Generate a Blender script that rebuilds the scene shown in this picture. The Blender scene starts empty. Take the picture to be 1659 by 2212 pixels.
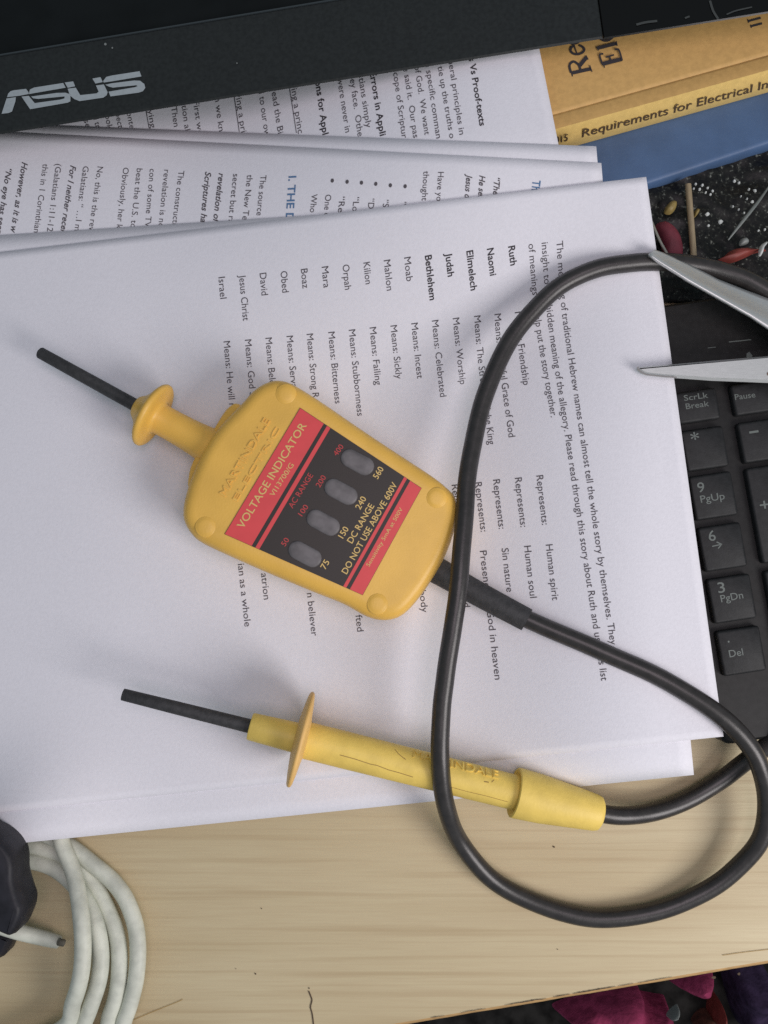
import bpy, math, random
from mathutils import Vector, noise as mnoise
random.seed(4)
SC = bpy.context.scene
COL = SC.collection
# ------------------------------------------------------------------ camera, light, exposure
CAM_D, TILT, FPX = 0.335, math.radians(5.0), 1915.0      # metres, tilt, focal length in plan pixels
IW, IH = 1659.0, 2212.0                                   # plan size used for measuring the photograph
cd = bpy.data.cameras.new('camera'); cam = bpy.data.objects.new('camera', cd); COL.objects.link(cam)
CAM = Vector((0, -CAM_D * math.sin(TILT), CAM_D * math.cos(TILT)))
cam.location = CAM; cam.rotation_euler = (TILT, 0, 0)
cd.sensor_fit = 'VERTICAL'; cd.angle = 2 * math.atan(IH / 2 / FPX)
cd.clip_start = 0.01; cd.clip_end = 50
SC.camera = cam
w = bpy.data.worlds.new('World'); SC.world = w; w.use_nodes = True
bg = w.node_tree.nodes['Background']
bg.inputs[0].default_value = (0.70, 0.90, 1.0, 1); bg.inputs[1].default_value = 0.235
def area(name, loc, target, size, power, color):
    ld = bpy.data.lights.new(name, 'AREA'); ld.energy = power; ld.size = size; ld.color = color
    o = bpy.data.objects.new(name, ld); COL.objects.link(o); o.location = loc
    o.rotation_euler = (Vector(target) - Vector(loc)).to_track_quat('-Z', 'Y').to_euler()
    return o
area('window_light', (0.47, -0.33, 0.44), (0.0, 0.0, 0), 0.32, 3.05, (1.0, 0.94, 0.93))
area('pink_fill_light', (0.08, -0.02, 0.72), (0.02, -0.01, 0), 0.34, 1.25, (1.0, 0.83, 0.90))  # added pink fill lamp, gives the pile its warmer middle
SC.view_settings.view_transform = 'Standard'; SC.view_settings.look = 'None'
SC.view_settings.exposure = 0.06; SC.view_settings.gamma = 1.0
SC.view_settings.use_curve_mapping = False
SC.render.engine = 'CYCLES'; SC.cycles.use_denoising = False

# ------------------------------------------------------------------ helpers
CT, ST = math.cos(TILT), math.sin(TILT)
def P(px, py, z=0.0):
    """point of the place at height z seen at plan position px, py"""
    dx = (px - IW / 2) / FPX; dy = -(py - IH / 2) / FPX
    d = Vector((dx, dy * CT + ST, dy * ST - CT))
    return CAM + d * ((z - CAM.z) / d.z)
def S(px_len, z=0.0):
    return px_len * (CAM_D - z) / FPX
def sstep(a, b, x):
    t = min(1, max(0, (x - a) / (b - a))); return t * t * (3 - 2 * t)
BUMP = P(90, 1790, 0)
def H(x, y):
    """height of the paper pile: it sags over the keyboard, the books and the coiled lead"""
    a = 0.0172 * sstep(0.015, 0.096, x) * sstep(-0.118, -0.084, y)
    b = 0.029 * sstep(-0.10, 0.05, x) * sstep(0.035, 0.135, y)
    h = 0.0006 + max(a, b) + 0.15 * min(a, b) * (1 if b < a else 0)
    h = 0.0006 + (a ** 4 + b ** 4) ** 0.25
    r2 = ((x - BUMP.x) ** 2 + (y - BUMP.y) ** 2) / 0.026 ** 2
    h += 0.0138 * math.exp(-r2)
    h += 0.0010 + 0.0009 * mnoise.noise((x * 16, y * 16, 1.7)) + 0.0003 * math.sin(x * 31 + y * 17)
    return h
def on_paper(px, py, off=0.0):
    z = 0.005
    for _ in range(10):
        p = P(px, py, z); z = H(p.x, p.y) + off
    return P(px, py, z)
def catmull(pts, n, closed=False):
    pts = [Vector(p) for p in pts]; m = len(pts); out = []
    segs = m if closed else m - 1
    for i in range(segs):
        if closed: a, b, c, d = pts[i - 1], pts[i], pts[(i + 1) % m], pts[(i + 2) % m]
        else:
            b, c = pts[i], pts[i + 1]
            a = pts[i - 1] if i else b * 2 - c
            d = pts[i + 2] if i + 2 < m else c * 2 - b
        for k in range(n):
            t = k / n
            out.append(0.5 * ((2 * b) + (c - a) * t + (2 * a - 5 * b + 4 * c - d) * t * t + (3 * b - a - 3 * c + d) * t ** 3))
    if not closed: out.append(pts[-1])
    return out
def resample(pts, n):
    L = [0]
    for a, b in zip(pts, pts[1:]): L.append(L[-1] + (b - a).length)
    out = []; j = 0
    for k in range(n):
        s = L[-1] * k / (n - 1)
        while j < len(L) - 2 and L[j + 1] < s: j += 1
        t = (s - L[j]) / max(1e-12, L[j + 1] - L[j]); out.append(pts[j].lerp(pts[j + 1], t))
    return out
class MB:
    def __init__(s): s.v = []; s.f = []; s.m = []; s.k = 0
    def add(s, vs, fs):
        o = len(s.v); s.v += [tuple(v) for v in vs]; s.f += [tuple(i + o for i in f) for f in fs]; s.m += [s.k] * len(fs); return s
    def tube(s, pts, r, n=16, cap=True):
        if not isinstance(r, (list, tuple)): r = [r] * len(pts)
        N = len(pts); vs = []; fs = []
        T = [(pts[min(i + 1, N - 1)] - pts[max(i - 1, 0)]).normalized() for i in range(N)]
        u = T[0].orthogonal().normalized()
        for i in range(N):
            u = (u - T[i] * u.dot(T[i])).normalized(); w_ = T[i].cross(u)
            for k in range(n):
                a = 2 * math.pi * k / n; vs.append(pts[i] + (u * math.cos(a) + w_ * math.sin(a)) * r[i])
        for i in range(N - 1):
            for k in range(n):
                fs.append((i * n + k, i * n + (k + 1) % n, (i + 1) * n + (k + 1) % n, (i + 1) * n + k))
        if cap: fs.append(tuple(reversed(range(n)))); fs.append(tuple((N - 1) * n + k for k in range(n)))
        return s.add(vs, fs)
    def lathe(s, A, D, prof, n=40):
        D = D.normalized(); u = D.cross(Vector((0, 0, 1))).normalized(); w_ = u.cross(D)
        vs = []; fs = []
        for (t, r) in prof:
            for k in range(n):
                a = 2 * math.pi * k / n; vs.append(A + D * t + (u * math.cos(a) + w_ * math.sin(a)) * max(r, 1e-6))
        M = len(prof)
        for i in range(M - 1):
            for k in range(n):
                fs.append((i * n + k, (i + 1) * n + k, (i + 1) * n + (k + 1) % n, i * n + (k + 1) % n))
        fs.append(tuple(range(n))); fs.append(tuple(reversed([(M - 1) * n + k for k in range(n)])))
        return s.add(vs, fs)
    def slab(s, outline, levels, jitter=0):
        """outline: xy points (any turn); levels: (inset, z) from bottom to top, capped"""
        o = [Vector((p[0], p[1])) for p in outline]
        ar = sum(o[i - 1].x * o[i].y - o[i].x * o[i - 1].y for i in range(len(o)))
        if ar < 0: o.reverse()
        n = len(o); nor = []
        for i in range(n):
            e1 = (o[i] - o[i - 1]).normalized(); e2 = (o[(i + 1) % n] - o[i]).normalized()
            n1 = Vector((-e1.y, e1.x)); n2 = Vector((-e2.y, e2.x)); b = n1 + n2
            if b.length < 1e-6: b = n1
            b.normalize(); nor.append(b / max(0.5, b.dot(n1)))
        vs = []; fs = []
        for (ins, z) in levels:
            for i in range(n):
                q = o[i] + nor[i] * ins; zz = z(q.x, q.y) if callable(z) else z
                vs.append(Vector((q.x, q.y, zz + (random.uniform(-jitter, jitter) if jitter else 0))))
        M = len(levels)
        for l in range(M - 1):
            for i in range(n):
                j = (i + 1) % n; fs.append((l * n + i, l * n + j, (l + 1) * n + j, (l + 1) * n + i))
        fs.append(tuple(reversed(range(n)))); fs.append(tuple((M - 1) * n + i for i in range(n)))
        return s.add(vs, fs)
    def box(s, c, ax, ay, hx, hy, z0, z1, bev=0.0):
        pts = [c + ax * (sx * hx) + ay * (sy * hy) for sx, sy in ((-1, -1), (1, -1), (1, 1), (-1, 1))]
        lv = [(0, z0), (0, z1)] if not bev else [(0, z0), (0, z1 - bev), (bev * .35, z1 - bev * .3), (bev, z1)]
        return s.slab(rounded([(p.x, p.y) for p in pts], bev * 1.6) if bev else pts, lv)
    def build(s, name, mats, parent=None, smooth=40, loc=None):
        me = bpy.data.meshes.new(name)
        o = bpy.data.objects.new(name, me); COL.objects.link(o)
        if parent is None:
            xs = [v[0] for v in s.v]; ys = [v[1] for v in s.v]; zs = [v[2] for v in s.v]
            org = Vector(((min(xs) + max(xs)) / 2, (min(ys) + max(ys)) / 2, min(zs)))
            o.location = org
        else:
            o.parent = parent; org = Vector(ORG[parent.name])
        ORG[o.name] = org
        me.from_pydata([(v[0] - org.x, v[1] - org.y, v[2] - org.z) for v in s.v], [], s.f)
        if not isinstance(mats, (list, tuple)): mats = [mats]
        for m in mats: me.materials.append(m)
        if len(mats) > 1:
            for p, k in zip(me.polygons, s.m): p.material_index = k
        me.validate()
        if smooth:
            me.shade_smooth() if hasattr(me, 'shade_smooth') else None
            me.set_sharp_from_angle(angle=math.radians(smooth))
        me.update(); return o
ORG = {}
def rounded(poly, r, n=5):
    out = []; m = len(poly)
    for i in range(m):
        p = Vector(poly[i][:2]); a = Vector(poly[i - 1][:2]) - p; b = Vector(poly[(i + 1) % m][:2]) - p
        rr = min(r, a.length * .45, b.length * .45)
        q0 = p + a.normalized() * rr; q1 = p + b.normalized() * rr
        for k in range(n + 1):
            t = k / n; out.append(q0 * (1 - t) ** 2 + p * 2 * t * (1 - t) + q1 * t * t)
    return out
def empty(name, loc):
    o = bpy.data.objects.new(name, None); COL.objects.link(o); o.location = loc; o.empty_display_size = 0.01
    ORG[o.name] = Vector(loc); return o
def tag(o, label=None, cat=None, group=None, kind=None):
    if label: o['label'] = label
    if cat: o['category'] = cat
    if group: o['group'] = group
    if kind: o['kind'] = kind
    return o
# ---- materials
def mat(name, col, rough=0.5, metal=0.0, spec=0.5, var=0.0, vscale=200, bump=0.0, bscale=600, stretch=None, emis=None, coat=0.0, trans=0.0, col2=None, sheen=0.0):
    m = bpy.data.materials.new(name); m.use_nodes = True; nt = m.node_tree; b = nt.nodes['Principled BSDF']
    b.inputs['Base Color'].default_value = (*col, 1); b.inputs['Roughness'].default_value = rough
    b.inputs['Metallic'].default_value = metal; b.inputs['Specular IOR Level'].default_value = spec
    b.inputs['Coat Weight'].default_value = coat; b.inputs['Transmission Weight'].default_value = trans
    if sheen: b.inputs['Sheen Weight'].default_value = sheen
    tc = nt.nodes.new('ShaderNodeTexCoord'); mp = nt.nodes.new('ShaderNodeMapping'); nt.links.new(tc.outputs['Object'], mp.inputs[0])
    if stretch: mp.inputs['Rotation'].default_value = (0, 0, stretch[0]); mp.inputs['Scale'].default_value = stretch[1]
    if var or col2:
        n = nt.nodes.new('ShaderNodeTexNoise'); n.inputs['Scale'].default_value = vscale; n.inputs['Detail'].default_value = 5
        nt.links.new(mp.outputs[0], n.inputs['Vector'])
        mx = nt.nodes.new('ShaderNodeMix'); mx.data_type = 'RGBA'
        c2 = col2 if col2 else tuple(c * (1 - var) for c in col); c1 = col if col2 else tuple(min(1, c * (1 + var * .5)) for c in col)
        mx.inputs['A'].default_value = (*c2, 1); mx.inputs['B'].default_value = (*c1, 1)
        rp = nt.nodes.new('ShaderNodeMapRange'); rp.inputs['From Min'].default_value = .33; rp.inputs['From Max'].default_value = .62
        nt.links.new(n.outputs['Fac'], rp.inputs['Value']); nt.links.new(rp.outputs[0], mx.inputs['Factor'])
        nt.links.new(mx.outputs['Result'], b.inputs['Base Color'])
    if bump:
        n2 = nt.nodes.new('ShaderNodeTexNoise'); n2.inputs['Scale'].default_value = bscale; n2.inputs['Detail'].default_value = 4
        nt.links.new(mp.outputs[0], n2.inputs['Vector'])
        bp = nt.nodes.new('ShaderNodeBump'); bp.inputs['Strength'].default_value = bump; bp.inputs['Distance'].default_value = 0.0006
        nt.links.new(n2.outputs['Fac'], bp.inputs['Height']); nt.links.new(bp.outputs[0], b.inputs['Normal'])
    return m
PAPER = mat('paper', (.78, .775, .825), .9, spec=.2, var=.03, vscale=900, bump=.12, bscale=1800)
INK = mat('ink', (.105, .095, .105), .8, spec=.2)
INKB = mat('ink_bold', (.05, .045, .05), .8, spec=.2)
INKBLUE = mat('ink_blue', (.10, .20, .36), .8, spec=.2)
YEL = mat('yellow_plastic', (.83, .495, .095), .40, spec=.42, var=.08, vscale=70, bump=.10, bscale=1500)
YEL2 = mat('pale_yellow_plastic', (.82, .60, .14), .5, spec=.4, var=.10, vscale=140, bump=.14, bscale=900)
GUARD = mat('tan_plastic', (.80, .50, .17), .5, spec=.4, var=.05, bump=.08)
BLACKP = mat('black_rod', (.045, .045, .047), .62, spec=.35, var=.25, vscale=500, bump=.25, bscale=1500)
CABLE = mat('black_rubber', (.032, .029, .028), .34, spec=.5, var=.2, vscale=300, bump=.06, bscale=900)
RED = mat('label_red', (.74, .075, .08), .45, spec=.4, var=.04)
BLK = mat('label_black', (.032, .026, .022), .45, spec=.4)
LYEL = mat('label_yellow', (.72, .50, .17), .5)
LRED = mat('label_dark_red', (.50, .05, .05), .5)
LENS = mat('indicator_grey', (.145, .135, .138), .45, spec=.4, var=.25, vscale=260)
BEZ = mat('bezel_black', (.018, .021, .021), .5, spec=.35, var=.25, vscale=700, bump=.10, bscale=1500)
SCREEN = mat('screen_black', (.006, .0075, .008), .5, spec=.2, var=.3, vscale=60)
GLOSS = mat('gloss_black', (.006, .006, .006), .22, spec=.25)
SILVER = mat('logo_silver', (.45, .50, .52), .45, metal=.25, var=.06, vscale=900)
KEYM = mat('key_black', (.017, .018, .019), .55, spec=.28, var=.25, vscale=500, bump=.12, bscale=1800)
DECK = mat('deck_black', (.012, .012, .012), .5, spec=.3, var=.3, vscale=400)
LEG = mat('legend_grey', (.13, .15, .14), .6)
COVER = mat('book_cover', (.60, .37, .13), .55, spec=.35, var=.08, vscale=500, bump=.12, bscale=900)
SPINE = mat('book_spine', (.86, .60, .20), .5, spec=.4, var=.07, vscale=500, bump=.10, bscale=900)
PAGES = mat('book_pages', (.7, .66, .55), .8, var=.2, vscale=300, stretch=(0, (1, 1, 30)))
BLUE = mat('blue_cover', (.065, .125, .25), .5, spec=.5, var=.15, vscale=60, bump=.1, bscale=700)
STEEL = mat('steel', (.66, .67, .66), .40, metal=.6, spec=.5, var=.08, vscale=300, stretch=(0, (1, 12, 1)))
STEELE = mat('steel_edge', (.30, .29, .28), .4, metal=.6)
WHITEC = mat('white_lead', (.62, .64, .55), .5, spec=.4, var=.16, vscale=180, bump=.1)
DIRT = mat('lead_dirt', (.16, .15, .12), .7, var=.3)
PLUG = mat('plug_black', (.020, .020, .026), .5, spec=.3, var=.3, vscale=200, bump=.15)
DARK = mat('dark_film', (.010, .010, .010), .42, spec=.28, var=.4, vscale=150, bump=.5, bscale=200)
PINK = mat('pink_plastic', (.17, .028, .045), .7, var=.3, vscale=150)
ORNG = mat('red_plastic', (.24, .045, .035), .55, var=.3, vscale=150)
STICK = mat('stick_wood', (.30, .24, .15), .7, var=.2, vscale=300, stretch=(0, (8, 1, 1)))
BRASS = mat('yellow_bead', (.28, .21, .07), .5, var=.15)
GRAIN = mat('white_grain', (.62, .66, .64), .4)
def specks(m):
    nt = m.node_tree; b = nt.nodes['Principled BSDF']; tc = nt.nodes.new('ShaderNodeTexCoord')
    n = nt.nodes.new('ShaderNodeTexNoise'); n.inputs['Scale'].default_value = 620; n.inputs['Detail'].default_value = 2; n.inputs['Roughness'].default_value = .7
    rp = nt.nodes.new('ShaderNodeValToRGB'); e = rp.color_ramp.elements
    e[0].position = .30; e[0].color = (.004, .004, .005, 1); e[1].position = .72; e[1].color = (.16, .17, .15, 1)
    k = rp.color_ramp.elements.new(.56); k.color = (.012, .012, .011, 1); k = rp.color_ramp.elements.new(.64); k.color = (.035, .038, .033, 1)
    nt.links.new(tc.outputs['Object'], n.inputs['Vector']); nt.links.new(n.outputs['Fac'], rp.inputs['Fac']); nt.links.new(rp.outputs['Color'], b.inputs['Base Color'])
specks(DARK)
FLOORM = mat('floor_carpet', (.020, .019, .018), .95, spec=.1, var=.6, vscale=90, bump=1, bscale=300)
MAGENTA = mat('magenta_cloth', (.34, .05, .12), .95, spec=.1, var=.35, vscale=160, bump=.6, bscale=500)
PURPLE = mat('purple_cloth', (.045, .030, .065), .9, spec=.1, var=.5, vscale=120, bump=.6, bscale=500)
GREYP = mat('grey_plastic', (.22, .24, .23), .5)
CHIP = mat('worn_dark', (.085, .058, .036), .9)
HAIR = mat('crack_dark', (.34, .22, .07), .9)
def wood():
    m = bpy.data.materials.new('pale_pine'); m.use_nodes = True; nt = m.node_tree; b = nt.nodes['Principled BSDF']
    b.inputs['Roughness'].default_value = .5; b.inputs['Specular IOR Level'].default_value = .4
    tc = nt.nodes.new('ShaderNodeTexCoord')
    def nz(rot, sc, scale, det, dist=0.0):
        mp = nt.nodes.new('ShaderNodeMapping'); mp.inputs['Rotation'].default_value = (0, 0, rot); mp.inputs['Scale'].default_value = sc
        n = nt.nodes.new('ShaderNodeTexNoise'); n.inputs['Scale'].default_value = scale; n.inputs['Detail'].default_value = det
        n.inputs['Distortion'].default_value = dist
        nt.links.new(tc.outputs['Object'], mp.inputs[0]); nt.links.new(mp.outputs[0], n.inputs['Vector']); return n
    def rng(src, a, b_, c, d):
        r = nt.nodes.new('ShaderNodeMapRange'); r.inputs['From Min'].default_value = a; r.inputs['From Max'].default_value = b_
        r.inputs['To Min'].default_value = c; r.inputs['To Max'].default_value = d; nt.links.new(src.outputs[0], r.inputs['Value']); return r
    A = -math.radians(8.0)
    broad = rng(nz(A, (2.0, 14, 1), 3.0, 2, .4), .3, .7, 0, 1)
    lines = rng(nz(A, (2.2, 120, 1), 3.4, 3, .32), .52, .72, 0, 1)
    fine = rng(nz(A, (30, 900, 1), 2.0, 3), .35, .7, 0, 1)
    def mix(fac, a, b_, amt=None):
        x = nt.nodes.new('ShaderNodeMix'); x.data_type = 'RGBA'
        src = fac
        if amt is not None:
            ml = nt.nodes.new('ShaderNodeMath'); ml.operation = 'MULTIPLY'; ml.inputs[1].default_value = amt
            nt.links.new(fac.outputs[0], ml.inputs[0]); src = ml
        nt.links.new(src.outputs[0], x.inputs['Factor'])
        for k, v in (('A', a), ('B', b_)):
            if isinstance(v, tuple): x.inputs[k].default_value = (*v, 1)
            else: nt.links.new(v.outputs['Result'], x.inputs[k])
        return x
    c = mix(broad, (.53, .435, .26), (.605, .515, .325))
    c = mix(lines, c, (.38, .27, .14), .42)
    c = mix(fine, c, (.47, .35, .21), .30)
    nt.links.new(c.outputs['Result'], b.inputs['Base Color'])
    bp = nt.nodes.new('ShaderNodeBump'); bp.inputs['Strength'].default_value = .12; bp.inputs['Distance'].default_value = .0004
    nt.links.new(fine.outputs[0], bp.inputs['Height']); nt.links.new(bp.outputs[0], b.inputs['Normal'])
    return m
WOOD = wood()
LIP = mat('raw_edge_wood', (.50, .31, .13), .8, var=.25, vscale=300, stretch=(-.15, (1, 8, 1)))
# ---- lettering
_tc = bpy.data.curves.new('lettering', 'FONT'); _to = bpy.data.objects.new('lettering', _tc); COL.objects.link(_to)
def _tmesh(txt, bold=0, shear=0, extrude=0):
    _tc.body = txt; _tc.offset = 0.022 * bold; _tc.shear = shear; _tc.extrude = extrude; _tc.resolution_u = 3
    bpy.context.view_layer.update()
    ev = _to.evaluated_get(bpy.context.evaluated_depsgraph_get()); me = ev.to_mesh()
    vs = [v.co.copy() for v in me.vertices]; fs = [tuple(p.vertices) for p in me.polygons]; ev.to_mesh_clear(); return vs, fs
_v, _f = _tmesh('H'); CAPH = max(v.y for v in _v)
def letter(mb, txt, s, e, cap, surf, zf=None, bold=0, shear=0, extrude=0, lift=.00012, fit=True):
    """lay txt from plan point s to e; surf(px,py)->world point, zf(x,y)->height (None: straight interpolation)"""
    vs, fs = _tmesh(txt, bold, shear, extrude)
    if not vs: return
    x0 = min(v.x for v in vs); x1 = max(v.x for v in vs)
    A, B = surf(*s), surf(*e)
    L = (B - A).length
    d = (B - A) / L
    k = (surf(s[0] + 1, s[1]) - A).length * cap / CAPH
    sx = L / (x1 - x0)
    up = Vector((-d.y, d.x, 0)).normalized()
    out = []
    for v in vs:
        q = A + d * ((v.x - x0) * sx) + up * (v.y * k)
        if zf: q.z = zf(q.x, q.y)
        q.z += lift + (v.z * k if extrude else 0)
        out.append(q)
    mb.add(out, fs)
def stroke(mb, pts, wd, surf, lift=.0002):
    """flat marker stroke through plan points"""
    c = catmull([Vector((p[0], p[1], 0)) for p in pts], 5) if len(pts) > 2 else [Vector((p[0], p[1], 0)) for p in pts]
    vs = []; fs = []
    for i, p in enumerate(c):
        t = (c[min(i + 1, len(c) - 1)] - c[max(i - 1, 0)]).normalized(); n = Vector((-t.y, t.x, 0)) * wd / 2
        for q in (p + n, p - n):
            a = surf(q.x, q.y); vs.append(a + Vector((0, 0, lift)))
    for i in range(len(c) - 1): fs.append((2 * i, 2 * i + 1, 2 * i + 3, 2 * i + 2))
    mb.add(vs, fs)
def flat(mb, poly, surf, lift=.0002):
    vs = [surf(*p) + Vector((0, 0, lift)) for p in poly]
    ar = sum(vs[i - 1].x * vs[i].y - vs[i].x * vs[i - 1].y for i in range(len(vs)))
    mb.add(vs, [tuple(range(len(vs))) if ar > 0 else tuple(reversed(range(len(vs))))])
def Z(off, k):
    """plan coordinates from a measured enlargement"""
    return lambda *pts: [(off[0] + k * p[0], off[1] + k * p[1]) for p in pts]

# ------------------------------------------------------------------ floor, table
fl = MB(); zf_ = -0.30
fl.add([(-3, -3, zf_), (3, -3, zf_), (3, 3, zf_), (-3, 3, zf_)], [(0, 1, 2, 3)])
tag(fl.build('floor', FLOORM, smooth=0), kind='structure')
chip = [(-600, 2475), (300, 2310), (902, 2203), (1125, 2163), (1290, 2132), (1460, 2103), (1659, 2075), (2500, 1945)]
outer = [(-600, 2487), (300, 2322), (902, 2212), (1193, 2160), (1451, 2115), (1659, 2086), (2500, 1958)]
E0, E1 = P(-600, 2457), P(2500, 1932.8)
ed = (E1 - E0).normalized(); en = Vector((-ed.y, ed.x, 0))
tb = empty('wooden_table', (0, 0, zf_))
m = MB(); T_ = [E0, E1, E1 + en * .8, E0 + en * .8]
m.slab(T_, [(0, -.022), (0, 0)])
# subdivided top is not needed: grain is in the material
m.build('tabletop', WOOD, tb, smooth=0)
m = MB(); prof = [(0, -.0002), (-.0007, -.0006), (-.0016, -.0016), (-.0021, -.0034), (-.0021, -.022), (0, -.022)]
vs = []
N = 60
for i in range(N + 1):
    p = E0.lerp(E1, i / N); wob = .00025 * mnoise.noise((i * .7, 0, 0))
    for (a, z) in prof: vs.append(p + en * (a + (wob if a < -.0001 else 0)) + Vector((0, 0, z)))
q = len(prof); m.add(vs, [(i * q + j, (i + 1) * q + j, (i + 1) * q + (j + 1) % q, i * q + (j + 1) % q) for i in range(N) for j in range(q)])
m.build('edge_lip', LIP, tb, smooth=50)
T0 = lambda px, py: P(px, py, 0)
for (a, b, wd) in ((995, 1050, 2.5), (1090, 1180, 4), (1195, 1232, 3), (1236, 1330, 4.5), (1334, 1368, 2.5), (1376, 1452, 2.6), (930, 960, 2)):
    ys = lambda x: 2203 + (x - 902) * (2075 - 2203) / (1659 - 902)
    n_ = max(4, int((b - a) / 5)); up_ = []; lo_ = []
    for i in range(n_ + 1):
        x = a + (b - a) * i / n_; h_ = wd * (.15 + .5 * abs(mnoise.noise((x * .09, 0, 0)))) * math.sin(math.pi * (i + .3) / (n_ + .6)) + .25
        y = ys(x) - .5 + 1.2 * mnoise.noise((x * .05, 5, 0)); up_.append((x, y - h_)); lo_.append((x, y + h_ * .7))
    m = MB(); vs = [P(*p, 0) + Vector((0, 0, .0003)) for k in range(n_ + 1) for p in (lo_[k], up_[k])]
    m.add(vs, [(2 * k, 2 * k + 2, 2 * k + 3, 2 * k + 1) for k in range(n_)]); m.build('wear_mark', CHIP, tb, smooth=0)
for (x, y, r) in ((1542, 2111, 6), (1596, 2103, 4), (1196, 1829, 3), (1204, 2050, 1.6), (510, 2092, 1.6), (552, 2103, 3), (668, 2134, 2.2), (565, 1962, 2)):
    pts = [(x + r * random.uniform(.5, 1.1) * math.cos(t * 1.05), y + r * random.uniform(.4, .9) * math.sin(t * 1.05)) for t in range(6)]
    m = MB(); flat(m, pts, T0, .0003); m.build('dark_speck', CHIP, tb, smooth=0)
m = MB(); stroke(m, [(667, 2140), (671, 2150), (674, 2160), (671, 2175), (675, 2192), (680, 2235)], 2.8, T0, .0003); m.build('ink_scratch', CHIP, tb, smooth=0)
m = MB(); stroke(m, [(288, 2203), (330, 2185), (380, 2165), (395, 2158)], 1.3, T0, .0003); m.build('hairline_crack', HAIR, tb, smooth=0)
m = MB(); stroke(m, [(1560, 2063), (1610, 2056), (1700, 2046)], 1.2, T0, .0003); m.build('hairline_crack', HAIR, tb, smooth=0)
tag(tb, 'pale pine tabletop with grey brown grain and a chipped front edge under the papers', 'table')

# ------------------------------------------------------------------ things far below the table edge
def puff(poly, z0, h, sub=6, jit=.003):
    o = catmull([Vector((P(x, y, z0 + h * .6).x, P(x, y, z0 + h * .6).y, 0)) for x, y in poly], sub, True)
    c = sum((Vector(p) for p in o), Vector()) / len(o)
    vs = []; fs = []; n = len(o); R = 7
    for r in range(R):
        t = r / R
        for i, p in enumerate(o):
            q = p.lerp(c, t); hh = h * math.sqrt(max(0, 1 - (1 - t) ** 2.2))
            hh += (jit * mnoise.noise((q.x * 60, q.y * 60, h * 50)) * (1 if r else 0))
            vs.append(Vector((q.x, q.y, z0 + hh)))
    for r in range(R - 1):
        for i in range(n):
            j = (i + 1) % n; fs.append((r * n + i, r * n + j, (r + 1) * n + j, (r + 1) * n + i))
    vs.append(Vector((c.x, c.y, z0 + h))); fs += [((R - 1) * n + i, (R - 1) * n + (i + 1) % n, R * n) for i in range(n)]
    b = [Vector((v.x, v.y, z0 - .0)) for v in vs[:n]]
    return MB().add(vs, fs)
tag(puff([(1215, 2225), (1242, 2200), (1315, 2163), (1391, 2152), (1404, 2180), (1441, 2190), (1467, 2200), (1450, 2260), (1330, 2290)], zf_, .05, jit=.02).build('cloth', MAGENTA), 'large crumpled magenta cloth on the dark floor below the table edge', 'cloth')
tag(puff([(1444, 2127), (1485, 2080), (1535, 2075), (1532, 2107), (1523, 2140), (1487, 2149)], zf_, .06, jit=.01).build('cloth', MAGENTA), 'small magenta cloth corner close under the table edge beside the grey scrap', 'cloth')
tag(puff([(1585, 2090), (1640, 2070), (1670, 2110), (1668, 2230), (1630, 2250), (1600, 2190)], zf_, .04, jit=.02).build('cloth', PURPLE), 'dark purple cloth on the floor below the table edge', 'cloth')
tag(puff([(1447, 2206), (1452, 2194), (1468, 2181), (1472, 2187), (1462, 2204)], zf_ + .05, .012).build('plastic_scrap', GREYP), 'small pale grey plastic scrap lying on the large magenta cloth', 'scrap')
tag(puff([(1546, 2215), (1549, 2180), (1556, 2158), (1562, 2180), (1560, 2212)], zf_, .03).build('plastic_strip', ORNG), 'thin orange red strip on the floor between magenta and purple cloths', 'strip')
tag(puff([(1505, 2225), (1520, 2200), (1540, 2196), (1548, 2215), (1530, 2240)], zf_, .02).build('rag', mat('brown_rag', (.09, .03, .018), .9, var=.5)), 'small brown rag beside the orange strip on the floor', 'rag')

# ------------------------------------------------------------------ books
ZB, ZS = .0262, .0088
h0, h1 = P(1195, 280, ZB), P(1659, 151, ZB); bd = (h1 - h0); bd.z = 0; bd.normalize(); bn = Vector((-bd.y, bd.x, 0))
s0 = P(1259, 311, ZS)
bookO = h0 - bd * .022
sp_off = (s0 - bookO).dot(bn)          # where the spine meets the blue book
bk = empty('paperback_book', (bookO.x, bookO.y, ZS))
BL, BWD = .215, .15
m = MB()
def bpt(a, b, z): p = bookO + bd * a + bn * b; return Vector((p.x, p.y, z))
# profile across: spine curve then cover with a hinge groove
c1 = P(1195, 245, ZB); hg = (c1 - bookO).dot(bn)
cov = [(hg - .0014, ZB), (hg - .0007, ZB - .0003), (hg - .0002, ZB - .0007), (hg + .0004, ZB - .0002), (hg + .0012, ZB), (.05, ZB), (BWD, ZB)]
spn = [(sp_off, ZS), (sp_off - .0010, ZS + .003), (sp_off - .0012, ZS + .009), (sp_off - .0006, ZB - .0035), (sp_off * .5, ZB - .0010), (0, ZB - .0001)]
def strip(mb, prof, a0, a1, n=1):
    vs = []
    for i in range(n + 1):
        for (b, z) in prof: vs.append(bpt(a0 + (a1 - a0) * i / n, b, z))
    q = len(prof); mb.add(vs, [(i * q + j, (i + 1) * q + j, (i + 1) * q + j + 1, i * q + j + 1) for i in range(n) for j in range(q - 1)])
m = MB(); strip(m, [(0, ZB - .0001)] + cov, 0, BL); m.build('front_cover', COVER, bk, smooth=30)
m = MB(); strip(m, spn, 0, BL); m.build('spine', SPINE, bk, smooth=60)
m = MB(); m.slab([bpt(.0006, sp_off + .001, 0), bpt(BL - .0006, sp_off + .001, 0), bpt(BL - .0006, BWD - .001, 0), bpt(.0006, BWD - .001, 0)], [(0, ZS + .0006), (0, ZB - .0012)])
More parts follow.
